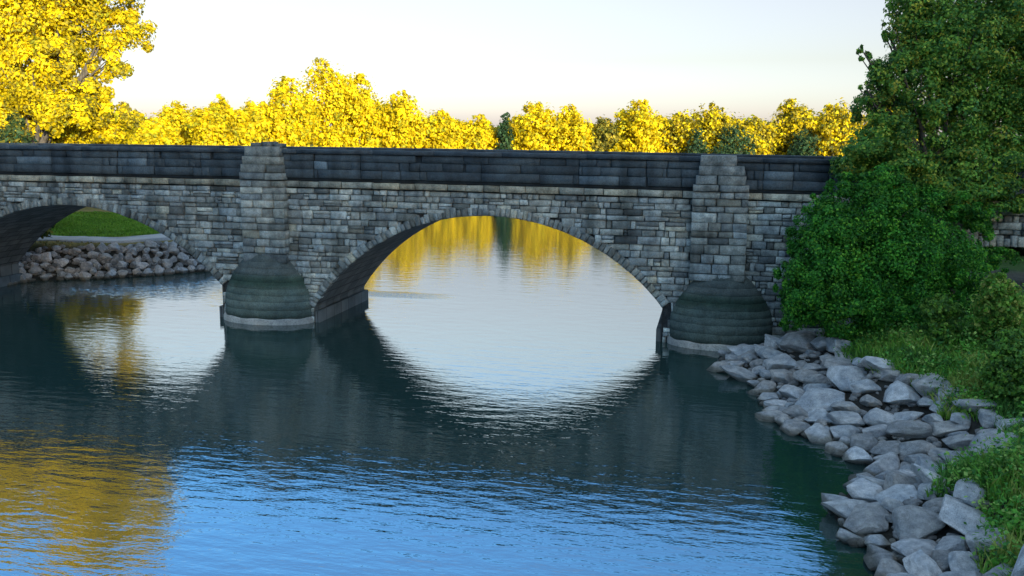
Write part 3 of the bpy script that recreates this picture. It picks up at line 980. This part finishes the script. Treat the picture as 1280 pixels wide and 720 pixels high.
def edge_d(x, y): return 2.3 + .4 * noise2(x, y, 1.2) - .85 * smooth01((-10.8 - y) / 2.5)
grass('grass', 130000, (2.5, 16), (-20, -3.0), .10, .34, lambda x, y, d, r: (d > edge_d(x, y)) & (r.random(len(x)) < .9), GP, 'weedy green grass covering the right bank above the boulders', 31)
grass('grass', 30000, (-46, -20), (4, 32), .06, .16, lambda x, y, d, r: (d > 2.0) & ((((x + 33.2) / 6.6) ** 2 + ((y - 16) / 6.6) ** 2) > 1.5) & (y < 9), [(.2, .17, .06), (.26, .22, .07), (.14, .15, .04)], 'dry yellowish grass along the top of the left bank', 32, .03)


grass('lawn_grass', 60000, (-41, -26), (9, 25), .05, .12, lambda x, y, d, r: ((((x + 33.5) / 6.6) ** 2 + ((y - 17.5) / 6.8) ** 2) < .97 + .08 * noise2(x, y, .9)), [(.10, .2, .02), (.13, .26, .02), (.16, .27, .03)], 'short green lawn grass on the left bank seen through the arch', 33, .03)


# broad-leaved weeds mixed through the grass
r = np.random.default_rng(41)
n = 4200
p = np.column_stack([r.uniform(3, 12, n), r.uniform(-19.5, -3, n)])
gz_, gd_ = ground_z(p, True)
m = (gd_ > edge_d(p[:, 0], p[:, 1]) + .1) & (noise2(p[:, 0], p[:, 1] + 5, .9) > -.25)
p, gz_ = p[m], gz_[m]
P3, N3, C3 = [], [], []
for (x, y), zg in zip(p, gz_):
    kk = r.integers(10, 26)
    s = r.uniform(.1, .26)
    q = np.column_stack([r.normal(size=(kk, 2)) * s * .6 + (x, y), zg + np.abs(r.normal(size=kk)) * s * 1.1 + .03])
    P3.append(q); N3.append(r.normal(size=(kk, 3)) * .6 + (0, 0, .9))
    base = np.array(GP[r.integers(0, 5)]) * np.array((.8, 1.05, 1.1))
    C3.append(base * r.uniform(.7, 1.4, (kk, 1)))
P3 = np.concatenate(P3); N3 = np.concatenate(N3); N3 /= np.linalg.norm(N3, axis=1)[:, None]; C3 = np.concatenate(C3)
wd = leaves_mesh('weeds', P3, N3, C3, .045, r, None)
tag(wd, 'broad leaved green weeds growing through the grass of the right bank', 'weeds', kind='stuff')

# ------------------------------------------------------------------ boulders
def ico(sub):
    import bmesh
    bm = bmesh.new(); bmesh.ops.create_icosphere(bm, subdivisions=sub, radius=1)
    V = np.array([v.co[:] for v in bm.verts]); F = np.array([[v.index for v in f.verts] for f in bm.faces]); bm.free()
    return V, F


ICOV, ICOF = ico(4)
ROCKM = []
for kx in range(16):
    r = np.random.default_rng(500 + kx)
    V = ICOV.copy()
    for _ in range(17):
        d = r.normal(size=3); d /= np.linalg.norm(d)
        t = r.uniform(.5, .8)
        ex = V @ d - t
        V = V - np.where(ex > 0, ex, 0)[:, None] * d * 1.0
    nz = sum(np.sin(V @ r.normal(size=3) * fq + r.uniform(0, 6)) / fq for fq in (2.5, 5, 9, 14, 20))
    V = V / np.linalg.norm(V, axis=1).mean() * .92 * (1 + .022 * nz[:, None])
    g = r.uniform(.85, 1.15)
    o = np_mesh('boulder', V, ICOF, M_ROCK, col=np.tile((g, g, g), (len(V), 1)), smooth=True)
    ROCKM.append(o.data)
    bpy.data.objects.remove(o)


def rock(name, x, y, z, s, r, label, group):
    o = bpy.data.objects.new(name, ROCKM[r.integers(0, len(ROCKM))])
    COL.objects.link(o)
    o.location = (x, y, z)
    o.scale = s
    o.rotation_euler = (r.normal() * .22, r.normal() * .22, r.uniform(0, 2 * PI))
    return tag(o, label, 'boulder', group)


def darts(n, xr, yr, keep, sizes, r):
    """larger stones first, no two closer than their sizes allow"""
    pts = []
    for (s0, s1, tries) in sizes:
        for _ in range(tries):
            x, y, s = r.uniform(*xr), r.uniform(*yr), r.uniform(s0, s1)
            if not keep(x, y, s): continue
            if all((x - a) ** 2 + (y - b) ** 2 > ((s + c) * .64) ** 2 for a, b, c in pts):
                pts.append((x, y, s))
            if len(pts) >= n: return pts
    return pts


rr = np.random.default_rng(77)
def keep_r(x, y, s):
    zz, d = ground_z([(x, y)], True); d = float(d[0])
    e = float(edge_d(np.array([x]), np.array([y]))[0])
    return -.12 < d < e + .25 and (x < 8) and not (x < .5 and y > -2)
pts = darts(176, (-1, 8.5), (-19.5, -.7), keep_r, [(.44, .56, 130), (.32, .42, 900), (.21, .3, 3500), (.15, .2, 1500)], rr)
big = sorted(pts, key=lambda q: (q[1]))
nb = 0
for (x, y, s) in pts:
    zz, d = ground_z([(x, y)], True); zz = float(zz[0]); d = float(d[0])
    if d < .55: lab, grp = 'wet edged grey boulder at the waterline of the right bank', 'boulders at the right waterline'
    elif s < .3: lab, grp = 'small grey stone wedged between the larger boulders of the right bank', 'small stones of the right bank'
    elif y < -11: lab, grp = 'pale flat topped boulder on the near right bank, clear of the water', 'near pale boulders of the right bank'
    else: lab, grp = 'pale grey boulder higher up the right bank between bridge and grass', 'pale boulders towards the bridge'
    rock('boulder', x, y, max(zz, -.02) + s * .22, (s * 1.12, s * .95, s * rr.uniform(.36, .6)), rr, lab, grp)
print('right boulders', len(pts))
rock('boulder', 4.85, -17.75, 1.2, (.75, .6, .42), rr, 'largest smooth pale boulder in the bottom right corner', None)
rock('boulder', 1.35, -1.9, .2, (.8, .55, .3), rr, 'low wet grey boulder lying against the foot of the right cutwater', None)

rr = np.random.default_rng(78)
def keep_l(x, y, s):
    zz, d = ground_z([(x, y)], True); d = float(d[0])
    
    vx, vy = x - C[0], y - C[1]
    dep = -vx * math.sin(th) + vy * math.cos(th); px = 640 + FPX * (vx * math.cos(th) + vy * math.sin(th)) / dep
    return -.1 < d < 1.7 and 15 < px < 285
pts = darts(118, (-33.5, -21.5), (3.2, 20), keep_l, [(.24, .3, 1200), (.18, .23, 5000)], rr)
for (x, y, s) in pts:
    zz, d = ground_z([(x, y)], True); zz = float(zz[0]); d = float(d[0])
    if d < .6: lab, grp = 'small dark grey rock at the waterline seen through the left arch', 'waterline rocks through the left arch'
    else: lab, grp = 'small grey rock on the slope of the far rocky bank through the left arch', 'slope rocks through the left arch'
    rock('boulder', x, y, max(zz, 0) + s * .25, (s * 1.05, s * .95, s * rr.uniform(.7, 1.0)), rr, lab, grp)
print('left boulders', len(pts))


def rubble(name, n, xr, yr, keep, s0, s1, label, seed, g):
    r = np.random.default_rng(seed)
    V0, F0 = ico(2)
    vs_, fs_, cs_ = [], [], []
    k = 0
    tries = np.column_stack([r.uniform(*xr, n * 14), r.uniform(*yr, n * 14)])
    zz, dd = ground_z(tries, True)
    ok = keep(tries[:, 0], tries[:, 1], dd)
    tries, zz = tries[ok][:n], zz[ok][:n]
    for (x, y), z in zip(tries, zz):
        V = V0.copy()
        for _ in range(7):
            d = r.normal(size=3); d /= np.linalg.norm(d); t = r.uniform(.45, .8)
            ex = V @ d - t
            V = V - np.where(ex > 0, ex, 0)[:, None] * d
        s_ = r.uniform(s0, s1)
        a = r.uniform(0, 2 * PI)
        V = V * (s_ * 1.2, s_, s_ * .7)
        V = np.column_stack([V[:, 0] * math.cos(a) - V[:, 1] * math.sin(a), V[:, 0] * math.sin(a) + V[:, 1] * math.cos(a), V[:, 2]])
        vs_.append(V + (x, y, max(z, -.05) + s_ * .3)); fs_.append(F0 + k * len(V0)); k += 1
        cs_.append(np.full((len(V0), 3), r.uniform(.55, 1.05) * g))
    return tag(np_mesh(name, np.concatenate(vs_), np.concatenate(fs_), M_ROCK, col=np.concatenate(cs_)), label, 'rubble', kind='stuff')


rubble('rubble', 700, (-33.5, -21.5), (3.2, 20), lambda x, y, d: (d > -.1) & (d < 1.8), .1, .2, 'small broken grey stones filling the far rocky bank through the left arch', 5, .8)
rubble('gravel', 900, (-1, 8), (-19.5, -.7), lambda x, y, d: (d > -.1) & (d < edge_d(x, y) + .3) & ~((x < .5) & (y > -2)), .05, .15, 'small broken stones filling the gaps between the right bank boulders', 6, .8)

# ------------------------------------------------------------------ light
SUN_EL, SUN_ROT = math.radians(8.0), math.radians(144.0)
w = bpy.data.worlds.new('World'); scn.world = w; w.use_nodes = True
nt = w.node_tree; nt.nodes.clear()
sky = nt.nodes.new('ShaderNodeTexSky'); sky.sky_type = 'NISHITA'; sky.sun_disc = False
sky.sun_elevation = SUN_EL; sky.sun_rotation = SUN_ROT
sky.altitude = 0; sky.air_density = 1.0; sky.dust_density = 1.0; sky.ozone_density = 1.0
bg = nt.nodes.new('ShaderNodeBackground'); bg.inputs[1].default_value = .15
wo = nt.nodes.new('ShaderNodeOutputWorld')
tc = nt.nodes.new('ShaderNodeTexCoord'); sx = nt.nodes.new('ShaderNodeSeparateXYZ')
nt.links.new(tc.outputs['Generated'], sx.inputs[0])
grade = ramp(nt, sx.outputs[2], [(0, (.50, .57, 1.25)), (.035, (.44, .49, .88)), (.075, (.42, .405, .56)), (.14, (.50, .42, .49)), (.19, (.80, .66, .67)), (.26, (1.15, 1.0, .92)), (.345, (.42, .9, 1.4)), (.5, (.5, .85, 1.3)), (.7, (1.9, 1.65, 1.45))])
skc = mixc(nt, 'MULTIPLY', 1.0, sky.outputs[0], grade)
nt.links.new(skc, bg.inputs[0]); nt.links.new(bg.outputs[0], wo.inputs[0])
S = Vector((math.sin(SUN_ROT) * math.cos(SUN_EL), math.cos(SUN_ROT) * math.cos(SUN_EL), math.sin(SUN_EL)))
sl = bpy.data.lights.new('sun', 'SUN'); sl.energy = 3.0; sl.angle = math.radians(.5); sl.color = (1.0, .93, .70)
so = bpy.data.objects.new('sun', sl); COL.objects.link(so); so.rotation_euler = S.to_track_quat('Z', 'Y').to_euler()
so.location = (0, -60, 60)
vs = scn.view_settings
vs.view_transform = 'Standard'; vs.look = 'None'; vs.gamma = 1; vs.exposure = 1.8; vs.use_curve_mapping = False
scn.cycles.max_bounces = 8
